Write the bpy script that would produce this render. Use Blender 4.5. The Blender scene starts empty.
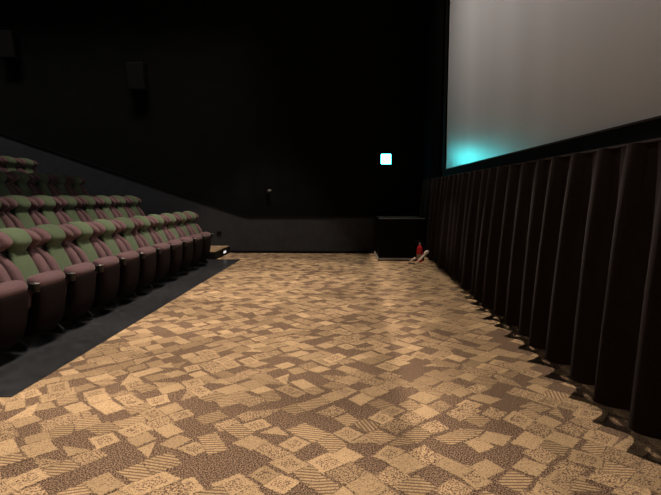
import bpy, bmesh, math, random
from mathutils import Vector, Matrix
random.seed(7)
S = bpy.context.scene
COL = S.collection
R = math.radians

# ------------------------------------------------------------------ materials
def new_mat(name):
    m = bpy.data.materials.new(name); m.use_nodes = True
    nt = m.node_tree
    return m, nt, nt.nodes['Principled BSDF']

def mat(name, col, rough=.6, metal=0., spec=.5, var=0., scale=40., bump=0., sheen=0., emis=None, estr=0.):
    """flat colour broken up by procedural noise (and a little noise bump)"""
    m, nt, b = new_mat(name)
    b.inputs['Base Color'].default_value = (*col, 1)
    b.inputs['Roughness'].default_value = rough
    b.inputs['Metallic'].default_value = metal
    b.inputs['Specular IOR Level'].default_value = spec
    if sheen:
        b.inputs['Sheen Weight'].default_value = sheen
        b.inputs['Sheen Roughness'].default_value = .45
    if emis:
        b.inputs['Emission Color'].default_value = (*emis, 1)
        b.inputs['Emission Strength'].default_value = estr
    tc = nt.nodes.new('ShaderNodeTexCoord')
    n = nt.nodes.new('ShaderNodeTexNoise'); n.inputs['Scale'].default_value = scale
    n.inputs['Detail'].default_value = 3
    nt.links.new(tc.outputs['Object'], n.inputs['Vector'])
    if var:
        mp = nt.nodes.new('ShaderNodeMapRange')
        mp.inputs[1].default_value = .3; mp.inputs[2].default_value = .7
        mp.inputs[3].default_value = 1 - var; mp.inputs[4].default_value = 1 + var
        nt.links.new(n.outputs['Fac'], mp.inputs[0])
        mx = nt.nodes.new('ShaderNodeVectorMath'); mx.operation = 'SCALE'
        mx.inputs[0].default_value = col
        nt.links.new(mp.outputs[0], mx.inputs['Scale'])
        nt.links.new(mx.outputs[0], b.inputs['Base Color'])
    if bump:
        bp = nt.nodes.new('ShaderNodeBump'); bp.inputs['Strength'].default_value = bump
        bp.inputs['Distance'].default_value = .004
        nt.links.new(n.outputs['Fac'], bp.inputs['Height'])
        nt.links.new(bp.outputs[0], b.inputs['Normal'])
    return m

M_wall = mat('black_wall_fabric', (.0062, .0060, .0054), .95, spec=.1, var=.25, scale=3)
M_wains = mat('charcoal_panel', (.0420, .0430, .0470), .75, spec=.25, var=.12, scale=6)
M_trim = mat('black_trim', (.003, .003, .003), .6, spec=.2, var=.1)
M_ceil = mat('black_ceiling', (.004, .004, .004), .95, spec=.1, var=.2, scale=4)
M_tier = mat('dark_tier_carpet', (.012, .010, .009), .95, spec=.1, var=.4, scale=150, bump=.3)
M_green = mat('green_moquette', (.092, .125, .070), .9, spec=.15, var=.22, scale=120, bump=.25, sheen=.15)
M_purple = mat('mauve_moquette', (.136, .077, .084), .9, spec=.15, var=.2, scale=120, bump=.25, sheen=.15)
M_pan = mat('maroon_seat_pan', (.0085, .0042, .0042), .85, spec=.1, var=.15, scale=30)
M_blackpl = mat('black_plastic', (.006, .006, .006), .45, spec=.4, var=.1)
M_silver = mat('silver_rim', (.62, .60, .60), .35, metal=.8, var=.05)
M_curtain = mat('black_brown_curtain', (.0200, .0138, .0125), .95, spec=.05, var=.18, scale=60, bump=.2, sheen=.02)
M_hem = mat('curtain_header_tape', (.034, .026, .024), .9, spec=.15, var=.1)
M_mask = mat('black_masking', (.0028, .0025, .0027), .95, spec=.08, var=.2, scale=8)
M_vinyl = mat('black_vinyl', (.0350, .0358, .0405), .25, spec=.35, var=.25, scale=9)
M_white = mat('white_painted_metal', (.92, .80, .74), .5, var=.06)
M_basetrim = mat('pale_base_trim', (.30, .28, .27), .5, var=.08)
M_red = mat('red_paint', (.55, .02, .03), .25, spec=.6, var=.06)
M_label = mat('cream_label', (.50, .43, .32), .6, var=.1)
M_box = mat('black_box_laminate', (.0030, .0032, .0031), .75, spec=.12, var=.12, scale=5)
M_speaker = mat('speaker_grille', (.011, .009, .0085), .8, spec=.2, var=.2, scale=90)
M_steplens = mat('step_light_lens', (.5, .48, .5), .3, emis=(1, .93, .95), estr=.75)

# ------------------------------------------------------------------ mesh helpers
def obj(name, bm, material, parent=None, smooth=True, subsurf=0, bevel=0.):
    me = bpy.data.meshes.new(name)
    bmesh.ops.recalc_face_normals(bm, faces=bm.faces)
    bm.to_mesh(me); bm.free()
    for mm in (material if isinstance(material, (list, tuple)) else [material]):
        me.materials.append(mm)
    if smooth:
        for p in me.polygons: p.use_smooth = True
    o = bpy.data.objects.new(name, me); COL.objects.link(o)
    if parent: o.parent = parent
    if bevel:
        md = o.modifiers.new('bevel', 'BEVEL'); md.width = bevel; md.segments = 2
        md.limit_method = 'ANGLE'; md.angle_limit = R(40)
    if subsurf:
        md = o.modifiers.new('sub', 'SUBSURF'); md.levels = subsurf; md.render_levels = subsurf
    return o

def thing(name, label, cat, loc=(0, 0, 0), rotz=0, group=None):
    o = bpy.data.objects.new(name, None); COL.objects.link(o)
    o.location = loc; o.rotation_euler = (0, 0, rotz)
    o.empty_display_size = .1
    return tag(o, label, cat, group)

def tag(o, label, cat, group=None):
    o['label'] = label; o['category'] = cat
    if group: o['group'] = group
    return o

def struct(name, bm, m, **k):
    o = obj(name, bm, m, smooth=False, **k); o['kind'] = 'structure'; return o

def box(bm, x0, x1, y0, y1, z0, z1):
    vs = [bm.verts.new((x, y, z)) for z in (z0, z1) for x, y in ((x0, y0), (x1, y0), (x1, y1), (x0, y1))]
    for f in ((0, 3, 2, 1), (4, 5, 6, 7), (0, 1, 5, 4), (1, 2, 6, 5), (2, 3, 7, 6), (3, 0, 4, 7)):
        bm.faces.new([vs[i] for i in f])
    return vs

def boxm(*a):
    bm = bmesh.new(); box(bm, *a); return bm

def extrude_poly(bm, pts, axis, a, b):
    """pts: 2-D outline; axis 'y' -> (x,z) outline extruded along y, 'z' -> (x,y) along z"""
    def P(p, t):
        return (p[0], t, p[1]) if axis == 'y' else (p[0], p[1], t) if axis == 'z' else (t, p[0], p[1])
    A = [bm.verts.new(P(p, a)) for p in pts]; B = [bm.verts.new(P(p, b)) for p in pts]
    bm.faces.new(A[::-1]); bm.faces.new(B)
    n = len(pts)
    for i in range(n):
        bm.faces.new((A[i], A[(i+1) % n], B[(i+1) % n], B[i]))
    return bm

def pillow(bm, secs, n=20, e=2.8):
    """closed loft; secs = (z, x centre, y centre, half depth, half width)"""
    rings = []
    for z, xc, yc, hd, hw in secs:
        r = []
        for i in range(n):
            t = 2*math.pi*i/n
            c, s = math.cos(t), math.sin(t)
            r.append(bm.verts.new((xc + hd*math.copysign(abs(c)**(2/e), c), yc + hw*math.copysign(abs(s)**(2/e), s), z)))
        rings.append(r)
    for a, b in zip(rings, rings[1:]):
        for i in range(n):
            bm.faces.new((a[i], a[(i+1) % n], b[(i+1) % n], b[i]))
    bm.faces.new(rings[0][::-1]); bm.faces.new(rings[-1])
    return bm

def lathe(bm, prof, n=24, cx=0, cy=0):
    rings = []
    for r, z in prof:
        rings.append([bm.verts.new((cx + r*math.cos(2*math.pi*i/n), cy + r*math.sin(2*math.pi*i/n), z)) for i in range(n)])
    for a, b in zip(rings, rings[1:]):
        for i in range(n): bm.faces.new((a[i], a[(i+1) % n], b[(i+1) % n], b[i]))
    bm.faces.new(rings[0][::-1]); bm.faces.new(rings[-1])
    return bm

def tube(bm, pts, r, n=8):
    pts = [Vector(p) for p in pts]; rings = []
    for i, p in enumerate(pts):
        d = (pts[min(i+1, len(pts)-1)] - pts[max(i-1, 0)]).normalized()
        up = Vector((0, 0, 1)) if abs(d.z) < .9 else Vector((1, 0, 0))
        a = d.cross(up).normalized(); b = d.cross(a)
        rings.append([bm.verts.new(p + r*(math.cos(2*math.pi*k/n)*a + math.sin(2*math.pi*k/n)*b)) for k in range(n)])
    for A, B in zip(rings, rings[1:]):
        for k in range(n): bm.faces.new((A[k], A[(k+1) % n], B[(k+1) % n], B[k]))
    bm.faces.new(rings[0][::-1]); bm.faces.new(rings[-1])
    return bm

# ------------------------------------------------------------------ camera
H = 1.4
cam = bpy.data.cameras.new('camera'); co = bpy.data.objects.new('camera', cam); COL.objects.link(co)
cam.sensor_width = 36; cam.lens = 36*490/661; cam.clip_start = .05
co.location = (0, 0, H); co.rotation_euler = (R(90 - 6.03), 0, R(1.93))
S.camera = co

# ------------------------------------------------------------------ carpet: patchwork of turned squares on a speckled brown ground
def carpet_material():
    m, nt, b = new_mat('patchwork_carpet')
    L = nt.links; N = nt.nodes.new
    def math_(op, a=None, c=None, v=None):
        n = N('ShaderNodeMath'); n.operation = op
        if a is not None: L.new(a, n.inputs[0])
        if c is not None: L.new(c, n.inputs[1])
        if v is not None: n.inputs[1].default_value = v
        return n.outputs[0]
    tc = N('ShaderNodeTexCoord')
    def noise(scale, detail=2):
        n = N('ShaderNodeTexNoise'); n.inputs['Scale'].default_value = scale; n.inputs['Detail'].default_value = detail
        L.new(tc.outputs['Object'], n.inputs['Vector']); return n.outputs['Fac']
    def step(a, lo, hi):
        n = N('ShaderNodeMapRange'); n.inputs[1].default_value = lo; n.inputs[2].default_value = hi
        L.new(a, n.inputs[0]); return n.outputs[0]
    def mix(f, c1, c2):
        n = N('ShaderNodeMix'); n.data_type = 'RGBA'; L.new(f, n.inputs[0])
        for s, c in ((6, c1), (7, c2)):
            if isinstance(c, tuple): n.inputs[s].default_value = (*c, 1)
            else: L.new(c, n.inputs[s])
        return n.outputs[2]
    def attr(name):
        n = N('ShaderNodeAttribute'); n.attribute_name = name; return n
    kind = attr('patch'); ku = attr('local')
    sep = N('ShaderNodeSeparateXYZ'); L.new(kind.outputs['Vector'], sep.inputs[0])    # x: kind  y: tone  z: stripe phase
    su = N('ShaderNodeSeparateXYZ'); L.new(ku.outputs['Vector'], su.inputs[0])        # x,y: -1..1 in patch, z: across stripes (m)
    speck = step(noise(120, 0), .34, .60)
    TAN, TAN2, BRN, DRK = (.620, .420, .240), (.280, .178, .102), (.155, .090, .062), (.064, .038, .029)
    ground = mix(step(noise(135, 0), .38, .70), DRK, (.430, .278, .178))
    tan = mix(step(noise(150, 0), .24, .54), TAN2, TAN)
    rough = mix(speck, BRN, TAN)
    # stripes
    w = math_('SINE', math_('MULTIPLY', su.outputs[2], v=2*math.pi/.025))
    stripe = mix(step(w, -.8, .1), (.20, .125, .078), tan)
    # bordered patch: speckled middle
    ax = math_('ABSOLUTE', su.outputs[0]); ay = math_('ABSOLUTE', su.outputs[1])
    mxy = math_('MAXIMUM', ax, ay)
    inner = step(mxy, .62, .54)
    fuzz = math_('ADD', mxy, math_('MULTIPLY', noise(70, 2), v=.5))    # ragged pile at the patch edges
    ragged = step(fuzz, 1.16, 1.24)
    bordered = mix(inner, tan, rough)
    k = sep.outputs[0]
    def is_ge(v): return math_('GREATER_THAN', k, v=v)
    c = mix(is_ge(.5), ground, tan)
    c = mix(is_ge(1.5), c, stripe)
    c = mix(is_ge(2.5), c, bordered)
    c = mix(is_ge(3.5), c, rough)
    c = mix(ragged, c, ground)
    sc = N('ShaderNodeVectorMath'); sc.operation = 'SCALE'; L.new(c, sc.inputs[0]); L.new(sep.outputs[1], sc.inputs['Scale'])
    # large worn variation
    sc2 = N('ShaderNodeVectorMath'); sc2.operation = 'SCALE'; L.new(sc.outputs[0], sc2.inputs[0])
    mp = N('ShaderNodeMapRange'); mp.inputs[1].default_value = .3; mp.inputs[2].default_value = .7
    mp.inputs[3].default_value = .9; mp.inputs[4].default_value = 1.1
    L.new(noise(1.3, 2), mp.inputs[0]); L.new(mp.outputs[0], sc2.inputs['Scale'])
    L.new(sc2.outputs[0], b.inputs['Base Color'])
    b.inputs['Roughness'].default_value = .95; b.inputs['Specular IOR Level'].default_value = .1
    bp = N('ShaderNodeBump'); bp.inputs['Strength'].default_value = .5; bp.inputs['Distance'].default_value = .004
    L.new(noise(160, 1), bp.inputs['Height']); L.new(bp.outputs[0], b.inputs['Normal'])
    return m
M_carpet = carpet_material()

FX0, FX1, FY0, FY1 = -3.9, 2.4, -4.0, 11.95
def carpet():
    bm = bmesh.new()
    lp = bm.verts.layers.float_vector.new('patch'); ll = bm.verts.layers.float_vector.new('local')
    def quad(pts, z, kind, tone, loc):
        vs = []
        for (x, y), l in zip(pts, loc):
            v = bm.verts.new((min(max(x, FX0), FX1), min(max(y, FY0), FY1), z)); v[lp] = (kind, tone, 0); v[ll] = l; vs.append(v)
        bm.faces.new(vs)
    quad([(FX0, FY0), (FX1, FY0), (FX1, FY1), (FX0, FY1)], 0, 0, 1, [(0, 0, 0)]*4)
    s = .150; rnd = random.Random(11)
    cells = []
    for i in range(-90, 140):
        for j in range(-110, 110):
            x = (i - j)*s*.7071; y = (i + j)*s*.7071
            if FX0 < x < FX1 and -.6 < y < 11.9: cells.append((x, y, (2*i + j) % 5 == 0))
    rnd.shuffle(cells)
    for q, (x, y, gap) in enumerate(cells):
        if rnd.random() > (.30 if gap else .90): continue
        a = math.pi/4 + rnd.gauss(0, .10)
        hx = s*.5*rnd.choice((.85, .95, 1.0, 1.1, 1.2, 1.6)); hy = s*.5*rnd.choice((.8, .9, 1.0, 1.1))
        if rnd.random() < .5: hx, hy = hy, hx
        x += rnd.uniform(-.025, .025); y += rnd.uniform(-.025, .025)
        kind = rnd.choices((1, 2, 3, 4), (24, 34, 22, 20))[0]
        tone = rnd.uniform(.82, 1.14)
        ca, sa = math.cos(a), math.sin(a)
        st = rnd.gauss(0, .16) + (math.pi/2 if rnd.random() < .03 else 0)
        cs, sn = math.cos(st), math.sin(st)
        corners = [(-1, -1), (1, -1), (1, 1), (-1, 1)]
        if rnd.random() < .08: corners.pop(rnd.randrange(4))
        sk = rnd.gauss(0, .12)
        pts, loc = [], []
        for u, v in corners:
            px, py = u*hx + sk*v*hx, v*hy
            wx, wy = x + ca*px - sa*py, y + sa*px + ca*py
            pts.append((wx, wy)); loc.append((u, v, -sn*wx + cs*wy))
        if any(not (FX0 < px < FX1 and py < FY1) for px, py in pts): continue
        quad(pts, .0006 + .0000007*q, kind, tone, loc)
    return bm
fl = struct('floor', carpet(), M_carpet)

# ------------------------------------------------------------------ room shell
WY = 11.95                      # far wall
LX, NY, CZ = -13.0, -4.0, 8.2   # left, near, ceiling
def wains_z(x): return .885 + max(0, -2.47 - x)*.336
bm = boxm(LX, 2.4, WY, WY + .2, 0, CZ); struct('wall_far', bm, M_wall)
struct('wall_right', boxm(2.4, 2.6, NY, WY + .2, 0, CZ), M_wall)
struct('wall_left', boxm(LX - .2, LX, NY, WY + .2, 0, CZ), M_wall)
struct('wall_near', boxm(LX, 2.6, NY - .2, NY, 0, CZ), M_wall)
struct('ceiling', boxm(LX - .2, 2.6, NY - .2, WY + .2, CZ, CZ + .2), M_ceil)
# lower charcoal panelling of the far wall, its top edge climbing with the rows
zl = wains_z(LX)
bm = extrude_poly(bmesh.new(), [(LX, 0), (2.4, 0), (2.4, .885), (-2.47, .885), (LX, zl)], 'y', WY - .03, WY)
struct('wall_far_lower', bm, M_wains)
bm = extrude_poly(bmesh.new(), [(LX, zl - .03), (-2.46, .855), (2.4, .855), (2.4, .905), (-2.48, .905), (LX, zl + .055)], 'y', WY - .042, WY)
struct('trim_1', bm, M_trim)
struct('baseboard_far', boxm(-2.88, .6, WY - .045, WY - .03, 0, .05), M_trim)

# tiers of the seating bank: (front edge x, floor z)
TIERS = [(-3.78, .315), (-5.06, .733), (-6.40, 1.13), (-7.75, 1.48)]
for i, (x, z) in enumerate(TIERS):
    x1 = TIERS[i+1][0] if i + 1 < len(TIERS) else LX
    struct('floor_tier', boxm(x1 if i + 1 < len(TIERS) else LX, x, NY, WY - .03, 0, z), M_tier)

# carpeted step in the aisle at the far end of the front row
st = thing('aisle_step', 'low carpeted step in the aisle past the far end of the front row', 'step', (-3.33, 11.2, 0))
bm = boxm(-.45, .45, -.62, .72, 0, .165)
obj('step_body', bm, M_tier, st, smooth=False, bevel=.006)
def step_tread():
    bm = bmesh.new()
    lp = bm.verts.layers.float_vector.new('patch'); ll = bm.verts.layers.float_vector.new('local')
    rnd = random.Random(3)
    vs = box(bm, -.43, .435, -.60, .70, .166, .178)
    for v in bm.verts: v[lp] = (4, .8, 0); v[ll] = (0, 0, 0)
    for k in range(34):
        cx, cy = rnd.uniform(-.3, .3), rnd.uniform(-.45, .55); h = rnd.uniform(.05, .1)
        q = [bm.verts.new((cx + h*dx, cy + h*dy, .1785 + .00001*k)) for dx, dy in ((-1, 0), (0, -1), (1, 0), (0, 1))]
        kd = rnd.choice((1, 1, 2, 3))
        for v, u in zip(q, ((-1, -1), (1, -1), (1, 1), (-1, 1))): v[lp] = (kd, rnd.uniform(.85, 1.1), 0); v[ll] = (*u, v.co.y)
        bm.faces.new(q)
    return bm
obj('carpet_tread', step_tread(), M_carpet, st, smooth=False)
sl = obj('step_light', boxm(.45, .462, .0, .30, .045, .125), M_blackpl, st, smooth=False)
obj('lens', boxm(.462, .466, .04, .26, .06, .112), M_steplens, sl, smooth=False)

# black vinyl runner in front of the front row
bm = extrude_poly(bmesh.new(), [(-3.74, 3.21), (-2.335, 3.21), (-2.335, 10.62), (-3.74, 10.62)], 'z', .0025, .009)
o = obj('floor_strip', bm, M_vinyl, smooth=False)
tag(o, 'long black vinyl floor strip between the front row of seats and the patterned carpet', 'floor strip')

# ------------------------------------------------------------------ cinema seats
def lean(z): return .205 - (z - .45)*.315
def seat_meshes():
    """every part of one tipped-up seat, facing +x, origin on the floor under the headrest"""
    P = {}
    # green strip: one pad swelling into the headrest above a narrow neck
    P['back_panel'] = (pillow(bmesh.new(), [(z, lean(z) + dx, 0, hd, hw) for z, dx, hd, hw in
        ((.36, 0, .03, .12), (.40, .01, .055, .148), (.50, .015, .062, .154), (.66, .012, .058, .150), (.78, .006, .048, .142), (.86, -.002, .042, .112), (.91, -.004, .032, .10))]), M_green)
    P['headrest'] = (pillow(bmesh.new(), [(z, lean(z) + dx, 0, hd, hw) for z, dx, hd, hw in
        ((.84, -.004, .030, .105), (.87, -.006, .042, .112), (.90, .008, .056, .112), (.925, .036, .072, .124), (.975, .050, .086, .152), (1.03, .028, .082, .160), (1.065, .010, .068, .157), (1.085, -.006, .042, .138), (1.091, -.012, .015, .10))]), M_green)
    def wing(s):
        return pillow(bmesh.new(), [(z, lean(z) + dx, s*y, hd, hw) for z, dx, y, hd, hw in
            ((.86, -.04, .244, .018, .016), (.88, -.034, .244, .034, .022), (.91, -.006, .238, .056, .030), (.935, .036, .218, .074, .052), (.975, .052, .206, .088, .062), (1.03, .026, .200, .080, .066), (1.058, .006, .194, .062, .060), (1.073, -.010, .186, .026, .036))])
    P['headrest_wing'] = [(wing(-1), M_purple), (wing(1), M_purple)]
    def bol(s):
        return pillow(bmesh.new(), [(z, lean(z) + dx, s*y, hd, hw) for z, dx, y, hd, hw in
            ((.36, .02, .205, .03, .04), (.40, .03, .205, .065, .060), (.50, .035, .205, .078, .064), (.66, .030, .206, .074, .063), (.76, .020, .210, .066, .058), (.83, -.012, .228, .048, .040), (.88, -.044, .242, .034, .024), (.93, .0, .238, .02, .02))])
    P['side_bolster'] = [(bol(-1), M_purple), (bol(1), M_purple)]
    P['back_shell'] = (pillow(bmesh.new(), [(z, lean(z) - .055 + dx, 0, hd, hw) for z, dx, hd, hw in
        ((.22, .01, .02, .22), (.25, 0, .03, .25), (.5, 0, .034, .262), (.8, 0, .034, .262), (1.0, .0, .032, .245), (1.045, .005, .02, .225))], e=4), M_blackpl)
    # tipped-up cushion: its rounded mauve nose is on top, the dark maroon pan faces out
    P['cushion'] = (pillow(bmesh.new(), [(z, x, 0, hd, hw) for z, x, hd, hw in
        ((.22, .285, .045, .15), (.30, .300, .062, .17), (.48, .318, .065, .185), (.555, .335, .078, .232), (.605, .345, .092, .236), (.640, .340, .084, .232), (.664, .330, .058, .212), (.672, .325, .02, .16))], e=3.2), M_purple)
    P['seat_pan'] = (pillow(bmesh.new(), [(z, x, 0, hd, hw) for z, x, hd, hw in
        ((.085, .20, .05, .13), (.10, .225, .09, .17), (.16, .275, .105, .200), (.26, .318, .098, .205), (.40, .352, .080, .212), (.54, .372, .062, .218), (.575, .376, .054, .218), (.585, .372, .03, .205))], e=3.4), M_pan)
    # arm rest on the near side with a cup holder at its tip, on a stanchion
    def arm(s):
        y = s*.275
        bm = bmesh.new()
        box(bm, .10, .40, y - .034, y + .034, .560, .622)
        return bm
    def stan(s):
        y = s*.285
        return extrude_poly(bmesh.new(), [(.06, .02), (.30, .02), (.30, .05), (.22, .12), (.27, .45), (.33, .58), (.12, .58), (.10, .45), (.12, .12), (.06, .05)], 'y', y - .017, y + .017)
    def cup(s):
        return lathe(bmesh.new(), [(.028, .540), (.034, .548), (.037, .612), (.037, .618), (.030, .618), (.028, .58), (.0015, .578)], 20, .405, s*.274)
    def rim(s):
        bm = bmesh.new(); n = 20
        rings = [[bm.verts.new((.405 + r*math.cos(2*math.pi*i/n), s*.274 + r*math.sin(2*math.pi*i/n), z)) for i in range(n)]
                 for r, z in ((.0355, .6175), (.0388, .6165), (.0392, .6205), (.0355, .6215))]
        for k in range(4):
            a, b = rings[k], rings[(k+1) % 4]
            for i in range(n): bm.faces.new((a[i], a[(i+1) % n], b[(i+1) % n], b[i]))
        return bm
    P['arm'] = (arm, stan, cup, rim)
    return P
SP = seat_meshes()
PART = {}
def build_first(root):
    for nm in ('back_shell', 'back_panel', 'headrest', 'cushion', 'seat_pan'):
        bm, m = SP[nm]; obj(nm, bm, m, root, subsurf=1)
    for nm in ('headrest_wing', 'side_bolster'):
        for bm, m in SP[nm]: obj(nm, bm, m, root, subsurf=1)
    add_arm(root, -1)
def add_arm(root, s):
    arm, stan, cup, rim = SP['arm']
    obj('stanchion', stan(s), M_blackpl, root, smooth=False)
    a = obj('armrest', arm(s), M_blackpl, root, smooth=False, bevel=.012)
    c = obj('cup_holder', cup(s), M_blackpl, a)
    r = obj('rim', rim(s), M_silver, a); r['label'] = 'thin silver rim'
def dup(root):
    r = root.copy(); COL.objects.link(r)
    for ch in list(root.children):
        c = ch.copy(); COL.objects.link(c); c.parent = r
        for g in list(ch.children):
            d = g.copy(); COL.objects.link(d); d.parent = c
    return r

ORD = ['', 'second ', 'third ', 'fourth ', 'fifth ', 'sixth ', 'seventh ', 'eighth ', 'ninth ', 'tenth ', 'eleventh ']
# row: (headrest x, far seat y, floor z, count, wording)
ROWS = [(-3.17, 9.62, .009, 11, 'front row'), (-4.43, 9.85, .317, 8, 'second row'),
        (-5.75, 10.15, .735, 5, 'unlit third row'), (-7.10, 10.68, 1.132, 3, 'rearmost visible row')]
first = None; ends = []
for x, y, z, n, words in ROWS:
    for k in range(n):
        place = 'seat nearest the far wall' if k == 0 else ORD[k] + 'seat from the far wall'
        if k == n - 1 and words == 'front row': place = 'seat nearest the viewer'
        lab = '%s of the %s, green and mauve, tipped up' % (place, words)
        if first is None:
            first = thing('theater_chair', lab, 'chair', (x, y, z)); build_first(first); r = first; first.scale = (1, .984, 1)
        else:
            r = dup(first); r.location = (x, y - .572*k, z)
        tag(r, lab, 'chair', 'green and mauve seats in the ' + words)
        if k == 0: ends.append(r)
for r in ends: add_arm(r, 1)

# ------------------------------------------------------------------ curtain, screen, drape on the right
def base_x(y): return 1.70 + .018*(y - 2.5)
def top_z(y): return 1.70 + .0075*(y - 2.5)
def curtain_mesh():
    bm = bmesh.new(); rnd = random.Random(5)
    per = .373; y0, y1 = -1.5, 11.75
    npl = int((y1 - y0)/per) + 1; sub = 14
    amp = [rnd.uniform(.8, 1.2) for _ in range(npl + 2)]; drift = [rnd.uniform(-.08, .08) for _ in range(npl + 2)]
    rows = [(0, .0), (.04, .05), (.12, .16), (.3, .34), (.5, .55), (.7, .8), (.85, .95), (.94, 1.0), (1.0, 1.0)]
    grid = []
    for t, _ in rows:
        r = []
        for i in range(npl*sub + 1):
            k = i//sub; f = (i % sub)/sub
            ph = f
            a = amp[k]*(1 - f) + amp[k+1]*f
            d = drift[k]*(1 - f) + drift[k+1]*f
            cusp = 1 - abs(math.sin(math.pi*ph))**1.25                 # sharp fold outward, rounded hollow between
            dd = min(ph, 1 - ph); q = min(max((.20 - dd)/.085, 0), 1); ridge = q*q*(3 - 2*q)   # flat fold nearer the top
            prof = ridge + (cusp - ridge)*min(1, t*1.5)
            A = (.070 + .078*t**.8)*a
            y = y0 + per*(k + f + d*t)
            lean_ = .014 - .052*t
            x = base_x(y) + lean_ - A*prof - (.012*math.sin(math.pi*t))
            tz = top_z(y); zb = .135 + .008*math.sin(i*.9)
            r.append(bm.verts.new((x, y, tz + (zb - tz)*t)))
        grid.append(r)
    for a, b in zip(grid, grid[1:]):
        for i in range(len(a) - 1): bm.faces.new((a[i], a[i+1], b[i+1], b[i]))
    return bm
cu = obj('skirt_curtain', curtain_mesh(), M_curtain)
tag(cu, 'long black pleated skirt curtain hanging below the cinema screen to the carpet', 'curtain')
# header tape along its top edge
bm = bmesh.new(); N = 60
pr = []
for i in range(N + 1):
    y = -1.5 + 13.05*i/N; x = base_x(y); z = top_z(y)
    pr.append([bm.verts.new(p) for p in ((x - .022, y, z - .004), (x - .022, y, z + .010), (x + .02, y, z + .010), (x + .02, y, z - .004))])
for a, b in zip(pr, pr[1:]):
    for k in range(4): bm.faces.new((a[k], a[(k+1) % 4], b[(k+1) % 4], b[k]))
bm.faces.new(pr[0]); bm.faces.new(pr[-1][::-1])
h = obj('header_tape', bm, M_hem, cu, smooth=False)

def scr_x(y): return 1.85 + .0140*(y - 2.5)
def wallstrip(y0, y1, z0, z1, dx, th, zf=None, n=24):
    """thin slab following the screen plane"""
    bm = bmesh.new(); rr = []
    for i in range(n + 1):
        y = y0 + (y1 - y0)*i/n; x = scr_x(y) + dx
        a, b = (z0(y), z1(y)) if callable(z0) else (z0, z1)
        rr.append([bm.verts.new(p) for p in ((x, y, a), (x, y, b), (x + th, y, b), (x + th, y, a))])
    for a, b in zip(rr, rr[1:]):
        for k in range(4): bm.faces.new((a[k], a[(k+1) % 4], b[(k+1) % 4], b[k]))
    bm.faces.new(rr[0]); bm.faces.new(rr[-1][::-1])
    return bm
def screen_material():
    m, nt, b = new_mat('screen_gain_coating'); L = nt.links
    b.inputs['Roughness'].default_value = .33
    b.inputs['Metallic'].default_value = .5
    b.inputs['Anisotropic'].default_value = .55
    tv = nt.nodes.new('ShaderNodeCombineXYZ'); tv.inputs[2].default_value = 1; L.new(tv.outputs[0], b.inputs['Tangent'])
    b.inputs['Specular IOR Level'].default_value = .5
    tc = nt.nodes.new('ShaderNodeTexCoord'); mp = nt.nodes.new('ShaderNodeMapping'); mp.inputs['Scale'].default_value = (1, 1.1, .06)
    n = nt.nodes.new('ShaderNodeTexNoise'); n.inputs['Scale'].default_value = 1.0; n.inputs['Detail'].default_value = 1.5
    r = nt.nodes.new('ShaderNodeMapRange'); r.inputs[1].default_value = .3; r.inputs[2].default_value = .7; r.inputs[3].default_value = .93; r.inputs[4].default_value = 1.07
    v = nt.nodes.new('ShaderNodeVectorMath'); v.operation = 'SCALE'; v.inputs[0].default_value = (.74, .75, .76)
    L.new(tc.outputs['Object'], mp.inputs[0]); L.new(mp.outputs[0], n.inputs[0]); L.new(n.outputs['Fac'], r.inputs[0]); L.new(r.outputs[0], v.inputs['Scale']); L.new(v.outputs[0], b.inputs['Base Color'])
    return m
M_screen = screen_material()
SCY0, SCY1, SCZ0, SCZ1 = -3.6, 9.88, 1.86, 7.3
scr = thing('cinema_screen', 'huge pale grey cinema screen above the black pleated skirt curtain', 'screen', (0, 0, 0))
obj('screen_surface', wallstrip(SCY0, SCY1, lambda y: SCZ0 + .008*(y - 2.5), lambda y: SCZ1, 0, .02), M_screen, scr, smooth=False)
o = obj('bottom_masking', wallstrip(SCY0, SCY1 + .3, lambda y: .012, lambda y: SCZ0 + .008*(y - 2.5), -.02, .05), M_mask, scr, smooth=False)
o = obj('side_masking', wallstrip(SCY1, SCY1 + .3, lambda y: SCZ0 + .06, lambda y: SCZ1, -.03, .05), M_mask, scr, smooth=False)
o = obj('lower_rail', wallstrip(SCY0, SCY1, lambda y: SCZ0 - .012 + .008*(y - 2.5), lambda y: SCZ0 + .003 + .008*(y - 2.5), -.028, .02), M_hem, scr, smooth=False)

bm = bmesh.new(); gr = []
for z in (1.74, 3, 5, 7.6):
    gr.append([bm.verts.new((scr_x(SCY1) - .05 + .045*math.sin(i*1.05) - .0012*i, SCY1 + .33 + i*.0285, z)) for i in range(60)])
for a, b in zip(gr, gr[1:]):
    for i in range(59): bm.faces.new((a[i], a[i+1], b[i+1], b[i]))
o = obj('masking_drape', bm, M_mask)
tag(o, 'tall black drape between the screen edge and the far wall', 'drape')

# ------------------------------------------------------------------ black box unit in the far right corner
bx = thing('black_cabinet', 'low black box against the far wall, pale trim along its foot', 'cabinet', (.69, 10.54, 0))
obj('body', boxm(0, .97, 0, 1.36, 0, .915), M_box, bx, smooth=False, bevel=.006)
obj('top_edge', boxm(.0, .98, -.006, .004, .905, .922), M_basetrim, bx, smooth=False)
bm = boxm(-.03, .95, -.035, -.004, .028, .062); box(bm, -.03, -.002, -.035, 1.35, .028, .062)
obj('foot_trim', bm, M_basetrim, bx, smooth=False)
bm = boxm(-.02, .95, -.03, -.002, 0, .028)
obj('plinth', bm, M_blackpl, bx, smooth=False)

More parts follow.
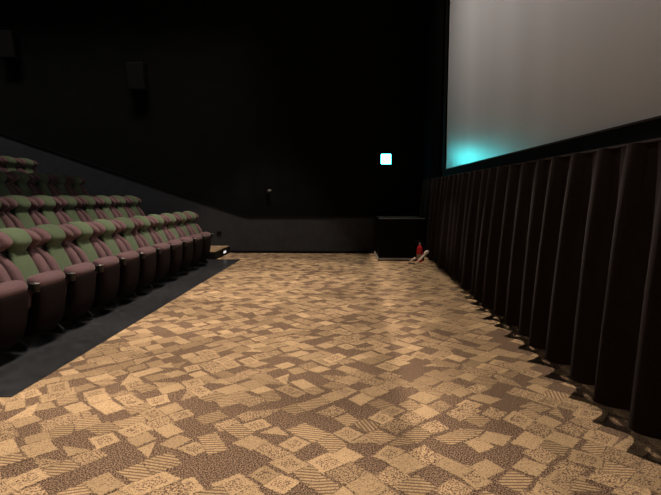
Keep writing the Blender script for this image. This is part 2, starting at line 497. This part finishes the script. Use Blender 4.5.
# ------------------------------------------------------------------ fire extinguisher and the white rack beside it
ex = thing('fire_extinguisher', 'red fire extinguisher standing on the carpet beside the black cabinet', 'fire extinguisher', (1.54, 10.37, .003))
obj('cylinder', lathe(bmesh.new(), [(.055, 0), (.062, .006), (.064, .02), (.064, .27), (.058, .305), (.040, .335), (.022, .35), (.02, .365)], 28), M_red, ex)
lb = bmesh.new()
n = 14; ra = [[lb.verts.new((.0652*math.cos(R(-170 + 120*i/n)), .0652*math.sin(R(-170 + 120*i/n)), z)) for i in range(n + 1)] for z in (.06, .17)]
for i in range(n): lb.faces.new((ra[0][i], ra[0][i+1], ra[1][i+1], ra[1][i]))
l = obj('paper_label', lb, M_label, ex); l['label'] = 'cream paper label'
obj('valve', lathe(bmesh.new(), [(.02, .36), (.02, .40), (.012, .405), (.012, .43)], 14), M_silver, ex)
bm = bmesh.new(); box(bm, -.10, .03, -.012, .012, .425, .440); obj('lever', bm, M_blackpl, ex, smooth=False)
bm = bmesh.new(); box(bm, -.09, .01, -.010, .010, .455, .468); box(bm, .0, .025, -.011, .011, .40, .468); obj('carry_handle', bm, M_blackpl, ex, smooth=False)
obj('hose', tube(bmesh.new(), [(.02, 0, .405), (.06, -.01, .41), (.095, -.02, .37), (.10, -.02, .28), (.085, -.015, .16), (.083, -.01, .10)], .010), M_blackpl, ex)
obj('nozzle', tube(bmesh.new(), [(.083, -.01, .11), (.083, -.01, .04)], .015), M_blackpl, ex)

rk = thing('folding_rack', 'small white rack of two slanted bars leaning in front of the fire extinguisher', 'rack', (1.37, 9.98, .003))
def slant(x0, x1, z1, y, w=.019, yb=.06):
    bm = bmesh.new()
    tube(bm, [(x0, y, .018), (x1, y + yb, z1)], w, 10); return bm
obj('bar', slant(-.13, .03, .145, .02, yb=-.01), M_white, rk)
obj('bar', slant(.02, .235, .225, -.06), M_white, rk)
bm = pillow(bmesh.new(), [(.185, .215, 0, .02, .02), (.20, .225, 0, .036, .03), (.235, .245, 0, .048, .036), (.27, .262, 0, .045, .034), (.29, .27, 0, .025, .02)])
obj('end_pad', bm, M_white, rk, subsurf=1)
obj('cross_bar', tube(bmesh.new(), [(-.125, .02, .02), (.02, -.06, .02)], .010), M_blackpl, rk)

# ------------------------------------------------------------------ exit sign
def ex_mat(name, col, s): return mat(name, (.02, .02, .02), .4, emis=col, estr=s)
M_sign = ex_mat('lit_sign_face', (.07, .95, 1.0), 36)
M_fig = ex_mat('lit_sign_green', (.03, .85, .70), 14)
M_case = mat('sign_case', (.02, .06, .055), .5, var=.05)
SGS = .76
sg = thing('exit_sign', 'small square glowing green and white running man exit sign on the black far wall', 'exit sign', (.925, WY - .002, 2.27))
obj('case', boxm(-.165, .165, -.06, 0, -.165, .165), M_case, sg, smooth=False, bevel=.008)
obj('lit_face', boxm(-.148, .148, -.064, -.06, -.148, .148), M_sign, sg, smooth=False)
bm = bmesh.new()
def flat(bm, pts, y=-.0655):
    bm.faces.new([bm.verts.new((x, y, z)) for x, z in pts])
def bar(bm, a, b, w):
    a, b = Vector(a), Vector(b); d = (b - a).normalized(); n = Vector((-d.y, d.x))*w/2
    flat(bm, [tuple(a + n), tuple(a - n), tuple(b - n), tuple(b + n)])
flat(bm, [(-.012 + .024*math.cos(t*math.pi/8), .092 + .024*math.sin(t*math.pi/8)) for t in range(16)])
bar(bm, (-.01, .062), (.02, -.02), .042)          # trunk
bar(bm, (.01, -.01), (-.045, -.03), .026); bar(bm, (-.045, -.03), (-.075, -.085), .022)
bar(bm, (.02, -.02), (.05, -.065), .026); bar(bm, (.05, -.065), (.035, -.12), .022)
bar(bm, (-.015, .055), (-.06, .02), .018); bar(bm, (0, .055), (.05, .03), .018)
flat(bm, [(.085, -.13), (.12, -.13), (.12, .12), (.085, .12)]); flat(bm, [(-.12, -.13), (-.09, -.13), (-.09, -.1), (-.12, -.1)])
obj('running_figure', bm, M_fig, sg, smooth=False)
for c in sg.children: c.scale = (SGS, 1, SGS)

# ------------------------------------------------------------------ wall fittings
def speaker(loc, label):
    t = thing('wall_speaker', label, 'speaker', loc, group='surround speakers on the far wall')
    # cabinet: wedge, face tilted down
    bm = extrude_poly(bmesh.new(), [(0, -.30), (0, .30), (-.30, .30), (-.20, -.30)], 'x', -.20, .20)
    obj('speaker_cabinet', bm, M_blackpl, t, smooth=False, bevel=.008)
    bm = bmesh.new()
    a = [bm.verts.new(p) for p in ((-.185, -.207, -.285), (.185, -.207, -.285), (.185, -.302, .285), (-.185, -.302, .285))]
    b = [bm.verts.new((v.co.x, v.co.y - .012, v.co.z)) for v in a]
    bm.faces.new(a[::-1]); bm.faces.new(b)
    for i in range(4): bm.faces.new((a[i], a[(i+1) % 4], b[(i+1) % 4], b[i]))
    obj('grille', bm, M_speaker, t, smooth=False)
    bm = boxm(-.06, .06, -.03, 0, -.42, -.30); box(bm, -.04, .04, -.12, -.03, -.34, -.30)
    obj('bracket', bm, M_blackpl, t, smooth=False)
speaker((-8.05, WY - .002, 4.95), 'black wall speaker high on the far wall at the left edge of the picture')
speaker((-4.98, WY - .002, 4.20), 'black wall speaker lower on the far wall, nearer the exit sign')

t = thing('wall_camera', 'small black wall fitting with a bright glint above the panelling', 'wall fitting', (-1.93, WY - .002, 1.50))
obj('mount', lathe(bmesh.new(), [(.05, -.05), (.055, -.045), (.055, .045), (.05, .05)], 18), M_blackpl, t).scale = (1, .5, 1)
obj('arm', tube(bmesh.new(), [(0, -.02, 0), (0, -.07, .02), (.03, -.09, .03)], .018), M_blackpl, t)
l = obj('lens', pillow(bmesh.new(), [(.0, .05, -.10, .02, .02), (.01, .055, -.10, .045, .032), (.04, .055, -.10, .045, .032), (.05, .05, -.10, .02, .02)]), M_silver, t); l['label'] = 'shiny end catching the light'
t = thing('wall_socket', 'tiny black socket low on the charcoal panelling by the front row', 'socket', (-3.14, WY - .031, .49))
obj('plate', boxm(-.06, .06, -.012, 0, -.045, .045), M_blackpl, t, smooth=False, bevel=.004)
obj('insert', boxm(-.035, .035, -.02, -.012, -.025, .025), M_trim, t, smooth=False)

# ------------------------------------------------------------------ lights
def spot(loc, aim, power, size, blend, col, soft=.05):
    l = bpy.data.lights.new('ceiling_or_fill_spot', 'SPOT'); l.energy = power; l.spot_size = R(size); l.spot_blend = blend
    l.color = col; l.shadow_soft_size = soft
    o = bpy.data.objects.new('ceiling_or_fill_spot', l); COL.objects.link(o); o.location = loc
    o.rotation_euler = (Vector(aim) - Vector(loc)).to_track_quat('-Z', 'Y').to_euler()
    return o
WARM = (1, .86, .70)
for k in range(7):                       # downlights over the aisle and the first two rows
    y = -1.4 + 1.85*k
    spot((-1.0, y, 7.6), (-2.07, y, 0), 880, 49, .35, WARM, .05)
# unseen collimated area light, added for crisp scalloped shadows under the skirt curtain
a = bpy.data.lights.new('curtain_shadow_helper', 'AREA'); a.shape = 'RECTANGLE'; a.size = 1.3; a.size_y = 14.0; a.energy = 30; a.color = WARM; a.spread = R(1.6)
ao = bpy.data.objects.new('curtain_shadow_helper', a); COL.objects.link(ao); ao.location = (base_x(5) - .012 - .65, 5.0, 7.6)
ao.rotation_euler = (0, 0, -math.atan(.018))
# row four gets its own pool of light, row three stays dark
spot((-5.0, 10.2, 7.4), (-7.15, 10.1, 2.1), 480, 17, .5, WARM, .06)
# unseen low spots added at the far end to brighten the curtain folds
for ty in (2.2, 3.6, 5.0, 6.6, 8.2):
    d2 = 4.2**2 + (11.5 - ty)**2
    spot((-2.5, 11.5, 1.9), (1.70, ty, .85), 15*d2, 13, .8, (1, .86, .78), .05)
# soft unseen fill, added above the seats to brighten the screen
a = bpy.data.lights.new('screen_fill', 'AREA'); a.shape = 'RECTANGLE'; a.size = 13; a.size_y = .8; a.energy = 150; a.color = (1, .88, .80); a.spread = R(45)
ao = bpy.data.objects.new('screen_fill', a); COL.objects.link(ao); ao.location = (-4.0, 3.0, 7.6)
ao.rotation_euler = (Vector((2, 3, 4.6)) - Vector(ao.location)).to_track_quat('-Z', 'Y').to_euler()

a = bpy.data.lights.new('far_wall_fill', 'AREA'); a.shape = 'RECTANGLE'; a.size = 8; a.size_y = .3; a.energy = 24; a.color = (1, .96, .92); a.spread = R(34)  # unseen fill added to lift the dark left part of the far wall
ao = bpy.data.objects.new('far_wall_fill', a); COL.objects.link(ao); ao.location = (-6.3, 10.4, 8.0)
ao.rotation_euler = (Vector((-6.3, WY, 2.0)) - Vector(ao.location)).to_track_quat('-Z', 'Y').to_euler()

w = bpy.data.worlds.new('world'); S.world = w; w.use_nodes = True
w.node_tree.nodes['Background'].inputs[0].default_value = (1, .9, .8, 1)
w.node_tree.nodes['Background'].inputs[1].default_value = .0

S.view_settings.view_transform = 'Standard'
S.view_settings.look = 'None'
S.view_settings.exposure = 0
